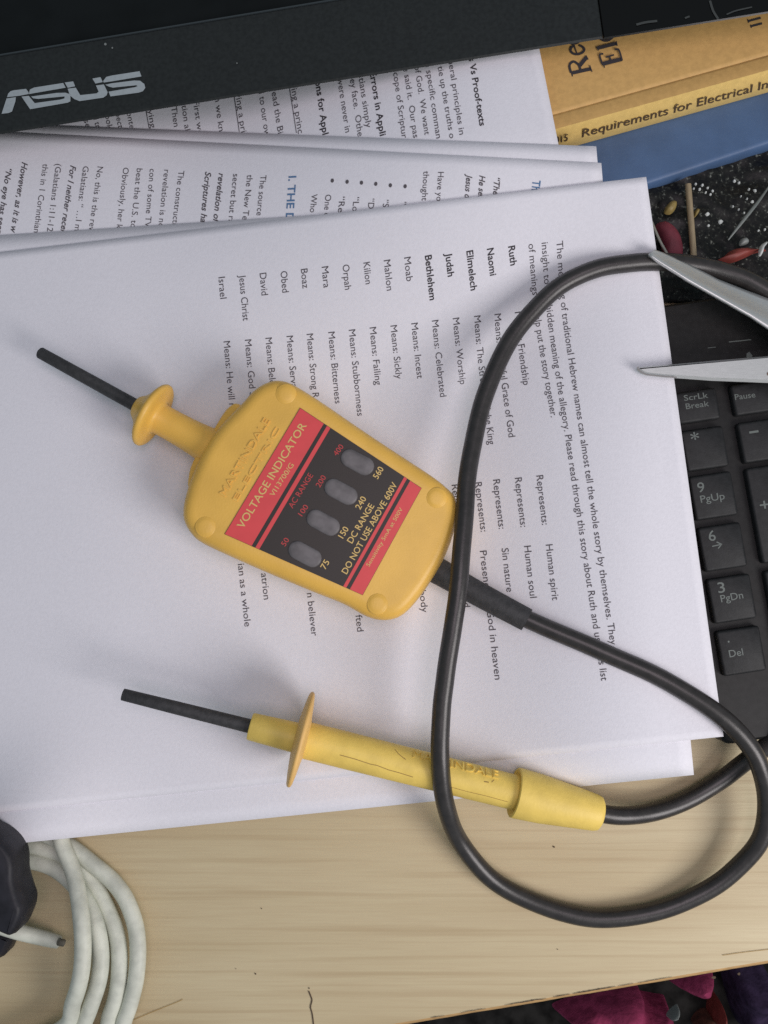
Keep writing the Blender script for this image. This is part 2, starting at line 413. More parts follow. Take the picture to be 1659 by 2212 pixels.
m.build('page_block', PAGES, bk, smooth=0)
m = MB(); m.slab([bpt(0, sp_off, 0), bpt(BL, sp_off, 0), bpt(BL, BWD, 0), bpt(0, BWD, 0)], [(0, ZS), (0, ZS + .0005)])
m.build('back_cover', COVER, bk, smooth=0)
CB = lambda px, py: P(px, py, ZB)
m_re, m_el = MB(), MB(); z3 = Z((1220.3, 68.3), .0823); sw = .0823
for pts, wd in (([(180, 1095), (680, 985)], 75), ([(160, 1090), (118, 930), (140, 845), (220, 795), (300, 830), (370, 900), (405, 1010)], 52), ([(385, 905), (560, 690)], 85), ([(545, 640), (605, 750)], 26), ([(148, 1000), (200, 1185)], 24), ([(645, 900), (705, 1070)], 24),
                ([(370, 365), (470, 420), (505, 490), (450, 565), (330, 605), (220, 590), (155, 530), (150, 455), (205, 400), (262, 392)], 50), ([(245, 395), (320, 600)], 26),
                ([(60, 250), (120, 300), (220, 325), (330, 300), (420, 230)], 46),
                ([(1000, 865), (1490, 740)], 88), ([(985, 900), (905, 640), (1000, 602)], 38), ([(1200, 800), (1160, 680)], 34), ([(1060, 695), (1280, 632)], 34), ([(1490, 790), (1400, 510), (1290, 500)], 38), ([(990, 830), (1030, 970)], 24),
                ([(840, 458), (1340, 332)], 76), ([(1330, 280), (1360, 400)], 28), ([(830, 420), (870, 520)], 24),
                ([(930, 150), (960, 230), (1050, 262), (1150, 240), (1240, 170), (1250, 100)], 52)):
    stroke(m_re if pts[0][0] < 700 else m_el, z3(*pts), wd * sw * 1.22, CB, .00015 + .000004 * pts[0][0] / 10)
m_re.build('cover_title', INKB, bk, smooth=0); m_el.build('cover_title', INKB, bk, smooth=0); m = MB()
for pts in ([(1617, 46), (1643, 39)], [(1623, 57), (1646, 51)], [(1615, 42), (1617, 50)], [(1621, 54), (1623, 61)]):
    stroke(m, pts, 4.6 if pts[1][0] > 1630 else 2.2, CB, .00015)
m.build('cover_title', INKB, bk, smooth=0)
def spine_proj(px, py):
    """where the line of sight meets the spine face"""
    q0 = bpt(0, sp_off - .0010, ZS + .003); q1 = bpt(0, sp_off - .0006, ZB - .0035); nn = bd.cross(q1 - q0).normalized()
    d = P(px, py, 0) - CAM; t = (q0 - CAM).dot(nn) / d.dot(nn); p = CAM + d * t
    return p + nn * (.0006 if nn.dot(-d) > 0 else -.0006)
def letter_on(mb, txt, s, e, cap, proj, **k):
    vs, fs = _tmesh(txt, **k); x0 = min(v.x for v in vs); x1 = max(v.x for v in vs)
    d = Vector((e[0] - s[0], e[1] - s[1])); L = d.length; d /= L; u = Vector((d.y, -d.x))
    mb.add([proj(s[0] + d.x * (v.x - x0) / (x1 - x0) * L + u.x * v.y / CAPH * cap, s[1] + d.y * (v.x - x0) / (x1 - x0) * L + u.y * v.y / CAPH * cap) for v in vs], fs)
m = MB()
letter_on(m, 'Requirements for Electrical Installations', (1256, 294), (1796, 150), 16, spine_proj, bold=.35, shear=.3)
letter_on(m, '2015', (1188, 310), (1229, 300), 14, spine_proj, bold=.6, shear=.3)
m.build('spine_title', mat('title_brown', (.10, .06, .03), .7), bk, smooth=0)
tag(bk, 'thick orange yellow paperback rule book lying on the blue book, spine title Requirements for Electrical', 'book')
# blue book under it
m = MB()
b0, b1 = P(1375, 405, ZS), P(1659, 310, ZS)
bb = (b1 - b0); bb.z = 0; bb.normalize(); bbn = Vector((-bb.y, bb.x, 0))
lo = b0 - bb * .055
pts = [lo, lo + bb * .30, lo + bb * .30 + bbn * .21, lo + bbn * .21]
for p in pts: p.z = 0
m.slab(rounded([(p.x, p.y) for p in pts], .003), [(0, .0004), (-.0004, .001), (-.0006, .0035), (0, ZS - .0010), (.0008, ZS - .0002), (.0018, ZS - .0001)])
bl = m.build('hardback_book', BLUE, smooth=40)
tag(bl, 'blue hardback book lying flat under the orange yellow book', 'book')

# ------------------------------------------------------------------ papers
def sheet(corners, off, label, group='printed sheets in the loose pile', n=(56, 40), wav=0.0):
    (tl, tr, br, blc) = corners; vs = []; fs = []; nx, ny = n
    for j in range(ny + 1):
        for i in range(nx + 1):
            u, v = i / nx, j / ny
            x = (tl[0] * (1 - u) + tr[0] * u) * (1 - v) + (blc[0] * (1 - u) + br[0] * u) * v
            y = (tl[1] * (1 - u) + tr[1] * u) * (1 - v) + (blc[1] * (1 - u) + br[1] * u) * v
            vs.append(on_paper(x, y, off))
    for j in range(ny):
        for i in range(nx):
            a = j * (nx + 1) + i; fs.append((a, a + nx + 1, a + nx + 2, a + 1))
    o = MB().add(vs, fs).build('paper_sheet', PAPER, smooth=180)
    md = o.modifiers.new('thickness', 'SOLIDIFY'); md.thickness = .00011; md.offset = -1
    tag(o, label, 'paper', group); return o
def page_text(o, off, lines, matl, name='printed_text'):
    m = MB()
    for ln in lines:
        txt, s, e, cap = ln[:4]; op = ln[4] if len(ln) > 4 else {}
        letter(m, txt, s, e, cap, lambda px, py: on_paper(px, py, off), lambda x, y: H(x, y) + off, **op)
    return m.build(name, matl, o, smooth=0)
B = {'bold': .75}; BI = {'bold': .75, 'shear': .28}; IT = {'shear': .28}
O1, O3, O3b, O4, O5 = .0004, .0008, .0011, .0016, .0021
# lowest visible page: proof-texts
s1 = sheet([(-80, 60), (1150, 30), (1230, 430), (0, 560)], O1, 'printed sheet under the black bezel, heading Vs Proof-texts, against the orange book')
z1 = lambda x, y: (x * .5, y * .5)
z2 = lambda x, y: (829.5 + x * .5, y * .5)
L1 = [('se', z1(362, 522), z1(374, 556), 12), ('d tr', z1(403, 505), z1(415, 556), 12), ('look', z1(452, 490), z1(466, 562), 12), ('pect', z1(499, 492), z1(512, 556), 12), ('onte', z1(547, 485), z1(562, 560), 12),
      ('lying', z1(637, 470), z1(652, 556), 12), ('Then', z1(740, 465), z1(752, 550), 12), ('ation al', z1(783, 440), z1(800, 566), 12), ('First we', z1(836, 440), z1(855, 585), 12),
      ('n we kn', z1(928, 425), z1(946, 570), 12), ('ying a pri', z1(1018, 405), z1(1042, 575), 12), ('al to our ow', z1(1116, 385), z1(1144, 592), 12), ('read the Bi', z1(1172, 385), z1(1201, 580), 12),
      ('ying a princ', z1(1256, 365), z1(1288, 580), 12), ('were never in', z1(1458, 342), z1(1492, 575), 12), ('hey face.  Othe', z1(1510, 325), z1(1546, 592), 12), ('stians simply', z1(1548, 325), z1(1582, 555), 12),
      ('scope of Scriptur', z2(38, 300), z2(78, 600), 12), ('e said it.  Our pas', z2(84, 295), z2(127, 598), 12), ('of God.  We want', z2(132, 288), z2(176, 585), 12), ('e specific comman', z2(178, 275), z2(226, 600), 12),
      ('tie up the truths o', z2(232, 290), z2(284, 600), 12), ('neral principles in', z2(278, 262), z2(326, 584), 12)]
L1b = [('ons for Appl', z1(1362, 352), z1(1394, 585), 12.5), ('Errors in Appli', z1(1598, 315), z1(1642, 590), 12.5), ('s Vs Proof-texts', z2(366, 252), z2(414, 546), 13)]
tx = page_text(s1, O1, L1, INK)
page_text(s1, O1, [l + (B,) for l in L1b], INKB)
sf = lambda px, py: on_paper(px, py, O1)
for a, b in ((z1(630, 470), z1(645, 556)), (z1(1011, 405), z1(1034, 570)), (z1(1249, 365), z1(1281, 575))): m = MB(); stroke(m, [a, b], 1.6, sf, .00012); m.build('underline', INK, s1, smooth=0)
# second pile pages
s3 = sheet([(-260, 256), (1288, 316), (1370, 1300), (-330, 1100)], O3, 'blank edged printed sheet second in the pile, its corner on the blue book')
s3b = sheet([(-260, 270), (1299, 352), (1372, 1300), (-330, 1110)], O3b, 'printed sheet with blue heading I. THE D, half under the top page')
L3 = [('“No eye has seen', (14, 364), (-8, 505), 12.5, BI), ('However, as it is w', (48, 350), (22.5, 503), 13, BI), ('this in 1 Corinthian', (93, 354), (73, 502), 12.5), ('(Galatians 1:11-12', (121, 354), (101.5, 500), 12.5),
      ('For I neither recei', (152.5, 357), (131, 501), 12.5, BI), ('Galatians: “ …I m', (180, 359), (161, 498), 12.5), ('No, this is the rev', (211, 360), (192, 498), 12.5), ('Obviously, her k', (266.5, 362), (252, 494), 12.5),
      ('beat the U.S. to', (296, 364), (282, 493), 12.5), ('con of some TV', (324, 365), (313, 491), 12.5), ('revelation is no', (355, 367), (342, 492), 12.5), ('The constructio', (386, 369), (371, 496), 12.5),
      ('Scriptures hav', (444, 371), (432, 492), 12.5, BI), ('revelation of t', (473, 374), (459, 492), 12.5, BI), ('secret but rat', (504, 376), (492, 490), 12.5), ('the New Test', (534, 378), (522, 490), 12.5), ('The source of', (563, 379), (552, 488), 12.5),
      ('Who is', (673, 420), (668, 476), 12.5), ('One of', (703, 421), (699, 476), 12.5), ('“Ren', (733, 425), (729, 470), 12.5), ('“Lov', (764, 426), (760, 468), 12.5), ('“Div', (797, 429), (793, 465), 12.5), ('“Se', (828, 432), (826, 457), 12.5), ('“I', (866, 436), (865, 446), 12.5),
      ('thought', (915, 370), (911, 434), 12.5), ('Have you', (946.5, 372), (942, 444), 12.5), ('Jesus of', (1008, 376), (1003, 437), 12.5, BI), ('He sent', (1036, 379), (1032, 440), 12.5, BI), ('“The p', (1068, 384), (1064, 437), 12.5, BI)]
for x, y in ((713, 391.5), (745, 394), (776, 396), (807, 398.5), (838.5, 401.5), (870.5, 403.5)): L3.append(('•', (x - 4, y - 4.5), (x - 4, y + 4.5), 17, {'bold': .8}))
page_text(s3b, O3b, L3, INK)
page_text(s3b, O3b, [('I. THE DE', (624, 381), (616, 494), 15.5, B), ('The', (1151, 389), (1147, 422), 17, B)], INKBLUE, 'blue_heading')
s4 = sheet([(-330, 529), (1378, 420), (1499, 1674), (-300, 1856)], O4, 'blank backing sheet under the top page, its lower edge resting on the pine table')
s5 = sheet([(-330, 583), (1396, 382), (1563, 1591), (-230, 1778)], O5, 'top printed page with a list of names and meanings under the yellow tester', n=(90, 70))
nm = [('Ruth', 1098, 533, 42, 1), ('Naomi', 1052, 538, 59, 1), ('Elimelech', 1007.5, 543, 86, 1), ('Judah', 962, 548, 51, 1), ('Bethlehem', 918, 553, 97, 1), ('Moab', 873, 557, 52, 0), ('Mahlon', 829, 563, 66, 0),
      ('Kilion', 785, 568, 47, 0), ('Orpah', 740, 573, 54, 0), ('Mara', 695, 577, 46, 0), ('Boaz', 650, 582, 42, 0), ('Obed', 606, 587, 46, 0), ('David', 561, 591, 48, 0), ('Jesus Christ', 516.5, 595, 99, 0), ('Israel', 472, 599.5, 47, 0)]
mn = [('Means: Friendship', 1112, 675, 159), ('Means: Beautiful Grace of God', 1068, 679, 268), ('Means: The Strength of the King', 1024, 683, 280), ('Means: Worship', 978, 688, 144), ('Means: Celebrated', 933, 693, 166), ('Means: Incest', 888.5, 699, 120),
      ('Means: Sickly', 843.5, 704, 116), ('Means: Failing', 798.5, 708, 125), ('Means: Stubbornness', 753.5, 713, 187), ('Means: Bitterness', 709, 718, 155), ('Means: Strong R', 662.5, 722, 139), ('Means: Serva', 619, 726.5, 112),
      ('Means: Belo', 573.5, 730.5, 102), ('Means: God Sa', 529, 734.5, 132), ('Means: He will ru', 483, 738, 151)]
LN = []; LNB = []
def run(txt, x, y, L, k=None):
    if k is None: k = .085 + (x - 470) * 5.2e-5
    n_ = math.hypot(k, 1); return (txt, (x, y), (x + L * k / n_, y + L / n_), 14.2)
for t, x, y, L, b in nm: (LNB if b else LN).append(run(t, x, y, L) + ((B,) if b else ()))
for t, x, y, L in mn: LN.append(run(t, x, y, L))
LN += [('The meaning of traditional Hebrew names can almost tell the whole story by themselves. They give', (1202, 522), (1325, 1436), 14),
       ('insight to the hidden meaning of the allegory. Please read through this story about Ruth and use this list', (1170, 525), (1299, 1471), 14),
       ('of meanings to help put the story together.', (1141.5, 528), (1190, 902), 14)]
for t, x, y, L in (('Represents:', 1158.5, 1028, 107), ('Represents:', 1112, 1033, 107), ('Represents:', 1065, 1037, 107), ('Represents:', 1026, 1043, 107), ('Represents:', 975.5, 1048, 107),
                   ('Human spirit', 1179, 1177, 121), ('Human soul', 1132, 1180, 113), ('Sin nature', 1083.5, 1185, 95), ('Presence of God in heaven', 1036.5, 1190.5, 280)):
    LN.append(run(t, x, y, L, .118))
for t, x, y, L in (('body', 906, 1276, 48), ('fted', 768, 1329, 36), ('n believer', 663, 1282, 93), ('atrion', 564, 1239, 57), ('ian as a whole', 514, 1219, 136), ('d', 1001, 1303, 9)):
    LN.append(run(t, x, y, L, .11))
page_text(s5, O5, LN, INK); page_text(s5, O5, LNB, INKB)

# ------------------------------------------------------------------ display bezel
ml, mr = P(0, 288, .0190), P(1659, 25, .0430)
mx_ = (mr - ml).normalized(); my_ = Vector((-mx_.y, mx_.x, 0)).normalized(); mz_ = mx_.cross(my_)
def M(a, b, c=0): return ml + mx_ * a + my_ * b + mz_ * c
def on_bez(px, py):
    d = (P(px, py, 0) - CAM); t = (ml - CAM).dot(mz_) / d.dot(mz_); return CAM + d * t
def prism(mb, pts2, c0, c1, bev=.0, under=0):
    """pts2: (a,b) in the display's own plane"""
    ar = sum(pts2[i - 1][0] * pts2[i][1] - pts2[i][0] * pts2[i - 1][1] for i in range(len(pts2)))
    if ar < 0: pts2 = list(reversed(pts2))
    n = len(pts2); c = (sum(p[0] for p in pts2) / n, sum(p[1] for p in pts2) / n)
    def ins(p, k):
        if under and k == under: return (p[0], p[1] + (k if p[1] < c[1] else 0))
        return (p[0] + (k if p[0] < c[0] else -k), p[1] + (k if p[1] < c[1] else -k))
    rows = [(under, c0), (0, c1 - bev), (bev, c1)] if bev else [(0, c0), (0, c1)]
    vs = [M(*ins(p, k), z) for k, z in rows for p in pts2]; R = len(rows)
    fs = [(r * n + i, r * n + (i + 1) % n, (r + 1) * n + (i + 1) % n, (r + 1) * n + i) for r in range(R - 1) for i in range(n)]
    fs += [tuple(reversed(range(n))), tuple((R - 1) * n + i for i in range(n))]
    mb.add(vs, fs)
def ab(px, py): p = on_bez(px, py) - ml; return p.dot(mx_), p.dot(my_)
dm = empty('display_panel', ml + mz_ * -.006)
xr = ab(1300, 60)[0]; bw = ab(450, 45)[1]
m = MB(); prism(m, [(-.06, 0), (xr, 0), (xr, bw), (-.06, bw)], -.006, 0, .0006, .007); m.build('bezel', BEZ, dm, smooth=0)
m = MB(); prism(m, [(-.06, bw + .0002), (xr, bw + .0002), (xr, bw + .16), (-.06, bw + .16)], -.006, -.0012, .0004); m.build('screen', SCREEN, dm, smooth=0)
m = MB(); prism(m, [(-.06, bw - .0003), (xr, bw - .0003), (xr, bw + .0002), (-.06, bw + .0002)], -.001, .0004); m.build('screen_trim', mat('trim_grey', (.04, .05, .055), .35), dm, smooth=0)
m = MB(); prism(m, [(xr + .0002, 0), (xr + .12, 0), (xr + .12, bw + .16), (xr + .0002, bw + .16)], -.006, -.0006, .0004, .007); m.build('glossy_panel', GLOSS, dm, smooth=0)
m = MB()
za = Z((0, 145.1), .09774); zb = Z((153.6, 145.1), .10288)
for p in (za((160, 670), (185, 590), (240, 535), (320, 515), (580, 485), (635, 560), (640, 598), (440, 636)), za((150, 697), (355, 668), (345, 760), (270, 985), (190, 1020), (40, 1035), (100, 850)),
          za((650, 560), (665, 500), (760, 455), (1400, 355), (1455, 460), (870, 560), (648, 600)),
          za((480, 655), (640, 640), (770, 800), (1340, 722), (1430, 695), (1430, 652), (850, 707), (740, 695), (690, 655), (1250, 575), (1450, 570), (1560, 605), (1560, 760), (1500, 790), (670, 935)),
          za((1435, 345), (1620, 320), (1665, 428), (1500, 462)), zb((450, 245), (620, 215), (668, 318), (515, 350)),
          zb((-68, 458), (100, 435), (195, 592), (540, 555), (582, 520), (525, 390), (690, 368), (770, 530), (750, 595), (680, 645), (180, 718), (70, 675), (-20, 600)),
          zb((675, 300), (740, 210), (860, 180), (1440, 90), (1480, 200), (880, 300), (690, 328)),
          zb((720, 375), (850, 345), (1330, 285), (1450, 290), (1540, 360), (1560, 440), (1510, 510), (1420, 540), (830, 620), (790, 520), (1350, 425), (1400, 402), (1370, 385), (880, 435), (800, 415))):
    flat(m, p, on_bez, .00018)
m.build('maker_logo', SILVER, dm, smooth=0)
m = MB()
for (x, y, r) in ((228, 96, 3), (243, 104, 2), (512, 137, 1.6)): flat(m, [(x + r * math.cos(t), y + r * math.sin(t)) for t in range(6)], on_bez, .0002)
m.build('dust_speck', GREYP, dm, smooth=0)
m = MB(); gp = lambda px, py: on_bez(px, py) + mz_ * -.0005
stroke(m, [(1534, 0), (1541, 22), (1552, 40)], 5, gp); stroke(m, [(1375, 52), (1395, 47), (1420, 44)], 5, gp); stroke(m, [(1480, 38), (1490, 34)], 4, gp); stroke(m, [(1570, 30), (1590, 22), (1625, 14)], 3, gp)
m.build('painted_reflection', mat('reflection_grey', (.045, .052, .05), .7), dm, smooth=0)  # reflections in the glossy panel, painted as pale grey strokes
tag(dm, 'black display with silver maker logo on its bezel, lying over papers and orange book', 'monitor')

# ------------------------------------------------------------------ keyboard
ZK, ZD = .0155, .0125
k0 = P(1516, 1050, ZK); k3 = P(1576, 1385, ZK); kd = (k3 - k0); pit = kd.length / 3; kd.z = 0; kd.normalize(); kr = Vector((-kd.y, kd.x, 0))
if kr.x < 0: kr = -kr
kb = empty('laptop_keyboard', (k0.x, k0.y, 0))
def K(c, r): return k0 + kr * (c * pit + S(22, ZK)) + kd * (r * pit + S(24, ZK))   # centre of a key
m = MB(); top = K(0, -3.9); bot = K(0, 4.72)
dp = [K(-.62, -3.9), K(4.5, -3.9), K(4.5, 4.72), K(-.62, 4.72)]
# the deck tucks under the papers
m.slab(rounded([(p.x, p.y) for p in dp], .004), [(.0015, .0012), (0, .003), (0, ZD - .001), (.001, ZD)]); m.build('deck', DECK, kb, smooth=40)
leg_lines = {}
def keycap(c, r, wk=.84, hk=.86, legend=()):
    m = MB(); p = K(c, r); m.box(Vector((p.x, p.y, 0)), kr, -kd, pit * wk / 2, pit * hk / 2, ZD - .0003, ZK, .0009)
    o = m.build('key', KEYM, kb, smooth=45)
    if legend:
        lm = MB()
        for (t, s, e, cap) in legend: letter(lm, t, s, e, cap, lambda a, b: P(a, b, ZK), lambda x, y: ZK, bold=.35)
        lm.build('legend', LEG, o, smooth=0)
    return o
keycap(0, 0, legend=[('9', (1508, 1064), (1523, 1062), 21), ('PgUp', (1514, 1086), (1566, 1078), 15)])
keycap(0, 1, legend=[('6', (1532, 1169), (1547, 1167), 22), ('→', (1540, 1188), (1562, 1183), 17)])
keycap(0, 2, legend=[('3', (1552, 1281), (1567, 1279), 22), ('PgDn', (1558, 1301), (1606, 1292), 15)])
keycap(0, 3, legend=[('.', (1572, 1388), (1576, 1387.4), 22), ('Del', (1576, 1420), (1606, 1415), 15)])
keycap(0, -.93, hk=.8, legend=[('*', (1495, 962), (1513, 959), 26)])
keycap(0, -1.78, hk=.62, legend=[('ScrLk', (1478, 866), (1530, 859), 12), ('Break', (1482, 884), (1532, 877), 12)])
keycap(1.12, -1.78, hk=.62, legend=[('Pause', (1588, 864), (1632, 858), 12)])
keycap(1.12, -.93, hk=.8, legend=[('-', (1620, 944), (1640, 941), 30)])
keycap(1.12, .5, hk=1.86, legend=[('+', (1643, 1104), (1664, 1101), 24)])
keycap(1.12, 2.5, hk=1.86, legend=[('Enter', (1680, 1300), (1740, 1292), 14)])
for r in (-1.78, -.93, 0, 1, 2, 3): keycap(2.3, r, hk=.62 if r < -1.5 else .86)
m = MB(); pl_ = lambda a, b: P(a, b, ZD)
stroke(m, [(1574, 739), (1622, 734)], 2.2, pl_, .0002); stroke(m, [(1528, 752), (1546, 750)], 1.6, pl_, .0002)
flat(m, [(1612, 764), (1618, 760), (1625, 768), (1622, 776), (1612, 774)], pl_, .0002); stroke(m, [(1480, 898), (1530, 892)], 1.2, pl_, .0002)
m.build('indicator_mark', LEG, kb, smooth=0)
tag(kb, 'black laptop keyboard with a grey lettered number pad tucked under the papers', 'keyboard')

# ------------------------------------------------------------------ dark film and small odds and ends above the keyboard
g0 = MB(); vs = []; fs = []; nx = ny = 44
cs = [P(1290, 300, .002), P(1790, 250, .002), P(1800, 640, .002), P(1340, 660, .002)]
def film_z(x, y): return .0030 + .0022 * mnoise.noise((x * 70, y * 70, 0)) + .0012 * mnoise.noise((x * 200, y * 200, 3))
for j in range(ny + 1):
    for i in range(nx + 1):
        u, v = i / nx, j / ny; p = cs[0].lerp(cs[1], u).lerp(cs[3].lerp(cs[2], u), v)
        vs.append(Vector((p.x, p.y, max(.0006, film_z(p.x, p.y)))))
for j in range(ny):
    for i in range(nx):
        a = j * (nx + 1) + i; fs.append((a, a + nx + 1, a + nx + 2, a + 1))
o = g0.add(vs, fs).build('plastic_bag', DARK, smooth=180)
md = o.modifiers.new('thickness', 'SOLIDIFY'); md.thickness = .0003; md.offset = -1
tag(o, 'crinkled shiny black plastic bag between the blue book and the keyboard', 'bag')
zc = lambda x, y: (1360.3 + .18 * x, 341.4 + .18 * y)
ZC = .0075
m = MB(); a = P(*zc(700, 318), ZC); b = P(*zc(768, 1180), ZC); m.tube([a, a.lerp(b, .5), b], S(7, ZC), 10)
tag(m.build('wooden_stick', STICK), 'thin pale wooden stick lying on the black bag beside the pink plastic top', 'stick')
def blob(name, poly, z, h, mt, label, cat, jit=.0006, group=None):
    o = puff(poly, z, h, jit=jit).build(name, mt); return tag(o, label, cat, group)
blob('bead', [zc(430, 640), zc(440, 580), zc(510, 500), zc(575, 510), zc(565, 590), zc(500, 655)], .0055, .003, BRASS, 'larger dull yellow bead, free of the wooden stick, beside the page corner', 'bead')
blob('bead', [zc(785, 700), zc(780, 650), zc(810, 600), zc(845, 605), zc(835, 650)], .0055, .0025, BRASS, 'small yellow bead touching the wooden stick', 'bead')
blob('bottle_top', [zc(330, 800), zc(400, 730), zc(480, 750), zc(570, 830), zc(640, 960), zc(655, 1180), zc(470, 1200), zc(400, 1020)], .004, .005, PINK, 'dark pink plastic top beside the page corner under the scissors tip', 'plastic top')
blob('plastic_clip', [zc(1060, 1215), zc(1150, 1160), zc(1245, 1085), zc(1400, 1062), zc(1520, 1075), zc(1670, 1085), zc(1520, 1120), zc(1390, 1180), zc(1230, 1235)], .006, .004, ORNG, 'orange red plastic clip on the black bag above the scissors blade', 'clip')
blob('plastic_shard', [zc(1560, 1150), zc(1575, 1050), zc(1650, 990), zc(1662, 1010), zc(1600, 1080), zc(1590, 1160)], .009, .002, GRAIN, 'pale shard lying on the orange red clip', 'shard')
blob('plastic_shard', [zc(1330, 1040), zc(1340, 970), zc(1400, 945), zc(1440, 985), zc(1420, 1020)], .006, .002, GREYP, 'dull grey shard above the orange red clip', 'shard')
m = MB(); c = catmull([P(*zc(1180, 985), .006), P(*zc(1300, 830), .007), P(*zc(1450, 640), .008), P(*zc(1560, 500), .008), P(*zc(1720, 270), .007)], 5); m.tube(c, [S(1.5 + 2.5 * math.sin(math.pi * i / (len(c) - 1)), .006) for i in range(len(c))], 8)
tag(m.build('thin_wire', mat('wire_grey', (.20, .22, .21), .4, metal=.3)), 'thin straight grey wire across the black bag', 'wire')
m = MB(); c = catmull([P(*zc(265, 770), .008), P(*zc(310, 880), .009), P(*zc(370, 1010), .009), P(*zc(450, 1150), .008)], 6); m.tube(c, S(3, .006), 8)
tag(m.build('bent_wire', mat('wire_pale', (.30, .31, .27), .5)), 'short curved pale wire beside the pink plastic top at the page edge', 'wire')
gsp = [(795, 310, 1), (865, 335, 1.1), (770, 365, .8), (830, 385, 1), (935, 360, .9), (1000, 385, 1), (905, 420, .8), (965, 440, .8), (1275, 250, 1.1), (1330, 275, .9), (1440, 365, .9), (1505, 385, 1.1), (1475, 515, 1.1), (1330, 465, .7), (1405, 490, .7), (1245, 575, .8), (1315, 610, .8), (1380, 650, .7), (925, 680, 1.5), (1105, 745, 1.7), (945, 810, .9), (1640, 840, .9), (1560, 855, .8)]
for i, (x, y, s_) in enumerate(gsp):
    p = P(*zc(x, y), .004); m = MB(); r = S(3.6 * s_, .004); zz = max(.0006, film_z(p.x, p.y))
    oc = [Vector((math.cos(t * 1.0472 + i), math.sin(t * 1.0472 + i), 0)) * r * random.uniform(.75, 1.2) for t in range(6)]
    vs = [Vector((p.x + q.x * k, p.y + q.y * k, zz + h)) for k, h in ((.8, -.0006), (1, .0002), (.6, .0007)) for q in oc]
    fs = [(l * 6 + k, l * 6 + (k + 1) % 6, l * 6 + 6 + (k + 1) % 6, l * 6 + 6 + k) for l in range(2) for k in range(6)] + [tuple(range(12, 18)), tuple(reversed(range(6)))]
    tag(m.add(vs, fs).build('white_grain', GRAIN, smooth=0), 'tiny white grain scattered on the black bag', 'grain', 'white grains on the black bag')

# ------------------------------------------------------------------ voltage tester
o0 = P(690, 1080, .003)
vt = empty('voltage_tester', (o0.x, o0.y, .003))
zq = Z((256, 802.2), .4628)
ZT = .0285
bz = .0030
ol = zq((308, 640), (312, 700), (345, 760), (400, 805), (560, 880), (720, 950), (900, 1025), (1050, 1085), (1150, 1140), (1220, 1160), (1285, 1155), (1340, 1125), (1400, 1060), (1460, 975), (1520, 870), (1565, 750), (1582, 660), (1570, 590), (1530, 545), (1460, 490), (1300, 385), (1120, 265), (960, 155), (850, 85), (790, 55), (735, 48), (680, 65), (630, 100), (585, 150), (540, 195), (480, 260), (430, 330), (385, 410), (345, 500), (320, 580))
w_ol = catmull([P(x, y, .0225) for x, y in ol], 5, True)
body = MB().slab([(p.x, p.y) for p in w_ol], [(.0030, bz), (.0008, bz + .0012), (.0002, bz + .004), (.0, .0150), (.0003, .0154), (.0003, .0158), (0, .0162), (0, ZT - .0055), (.0002, ZT - .0038), (.0007, ZT - .0024), (.0015, ZT - .0013), (.0026, ZT - .0005), (.0040, ZT - .0001), (.0052, ZT)]).build('body', YEL, vt, smooth=60)
TS = lambda px, py: P(px, py, ZT)
# bosses
for (x, y) in zq((780, 105), (405, 725), (1208, 1085), (1485, 590)):
    p = P(x, y, ZT); rr = S(19, ZT); m = MB()
    m.lathe(Vector((p.x, p.y, ZT - .0006)), Vector((0.0001, 0, 1)), [(0, rr * 1.25), (.00061, rr * 1.16), (.00066, rr * 1.06), (.00075, rr * .97), (.0009, rr * .85), (.00101, rr * .66), (.00107, rr * .38), (.00109, .00001)], 28)
    m.build('screw_boss', YEL, body, smooth=60)
m = MB()
letter(m, 'MARTINDALE', zq((498, 586))[0], zq((708, 231))[0], 15, TS, lambda x, y: ZT, bold=0, extrude=.085, lift=.0001)
letter(m, 'ELECTRIC', zq((552, 608))[0], zq((754, 270))[0], 10.5, TS, lambda x, y: ZT, extrude=.09, lift=.0001)
m.build('embossed_lettering', YEL, body, smooth=0)
# front label, laid out on its own s (along) / t (across) coordinates
U0, U1 = zq((848, 170))[0], zq((1415, 545))[0]; Q0, Q1 = zq((495, 760))[0], zq((1140, 1045))[0]
def lab(s, t):
    a = (U0[0] + (U1[0] - U0[0]) * s, U0[1] + (U1[1] - U0[1]) * s); b = (Q0[0] + (Q1[0] - Q0[0]) * s, Q0[1] + (Q1[1] - Q0[1]) * s)
    return (b[0] + (a[0] - b[0]) * t, b[1] + (a[1] - b[1]) * t)
def band(mb, s0_, s1_, z): flat(mb, [lab(s0_, 0), lab(s1_, 0), lab(s1_, 1), lab(s0_, 1)], TS, z)
ZL = ZT + .00025
m = MB(); lw = [P(*lab(a, b), ZT) for a, b in ((0, 0), (1, 0), (1, 1), (0, 1))]
m.slab([(p.x, p.y) for p in lw], [(0, ZT - .0001), (0, ZL)])
label = m.build('front_label', BLK, vt, smooth=0)
m = MB()
for a, b in ((.002, .195), (.222, .250), (.858, .880), (.906, .998)):
    e_ = .002; flat(m, [lab(a, e_), lab(b, e_), lab(b, 1 - e_), lab(a, 1 - e_)], lambda x, y: P(x, y, ZL), .00006)
m.build('red_band', RED, label, smooth=0)
LS = lambda px, py: P(px, py, ZL)
zl = lambda x, y: ZL
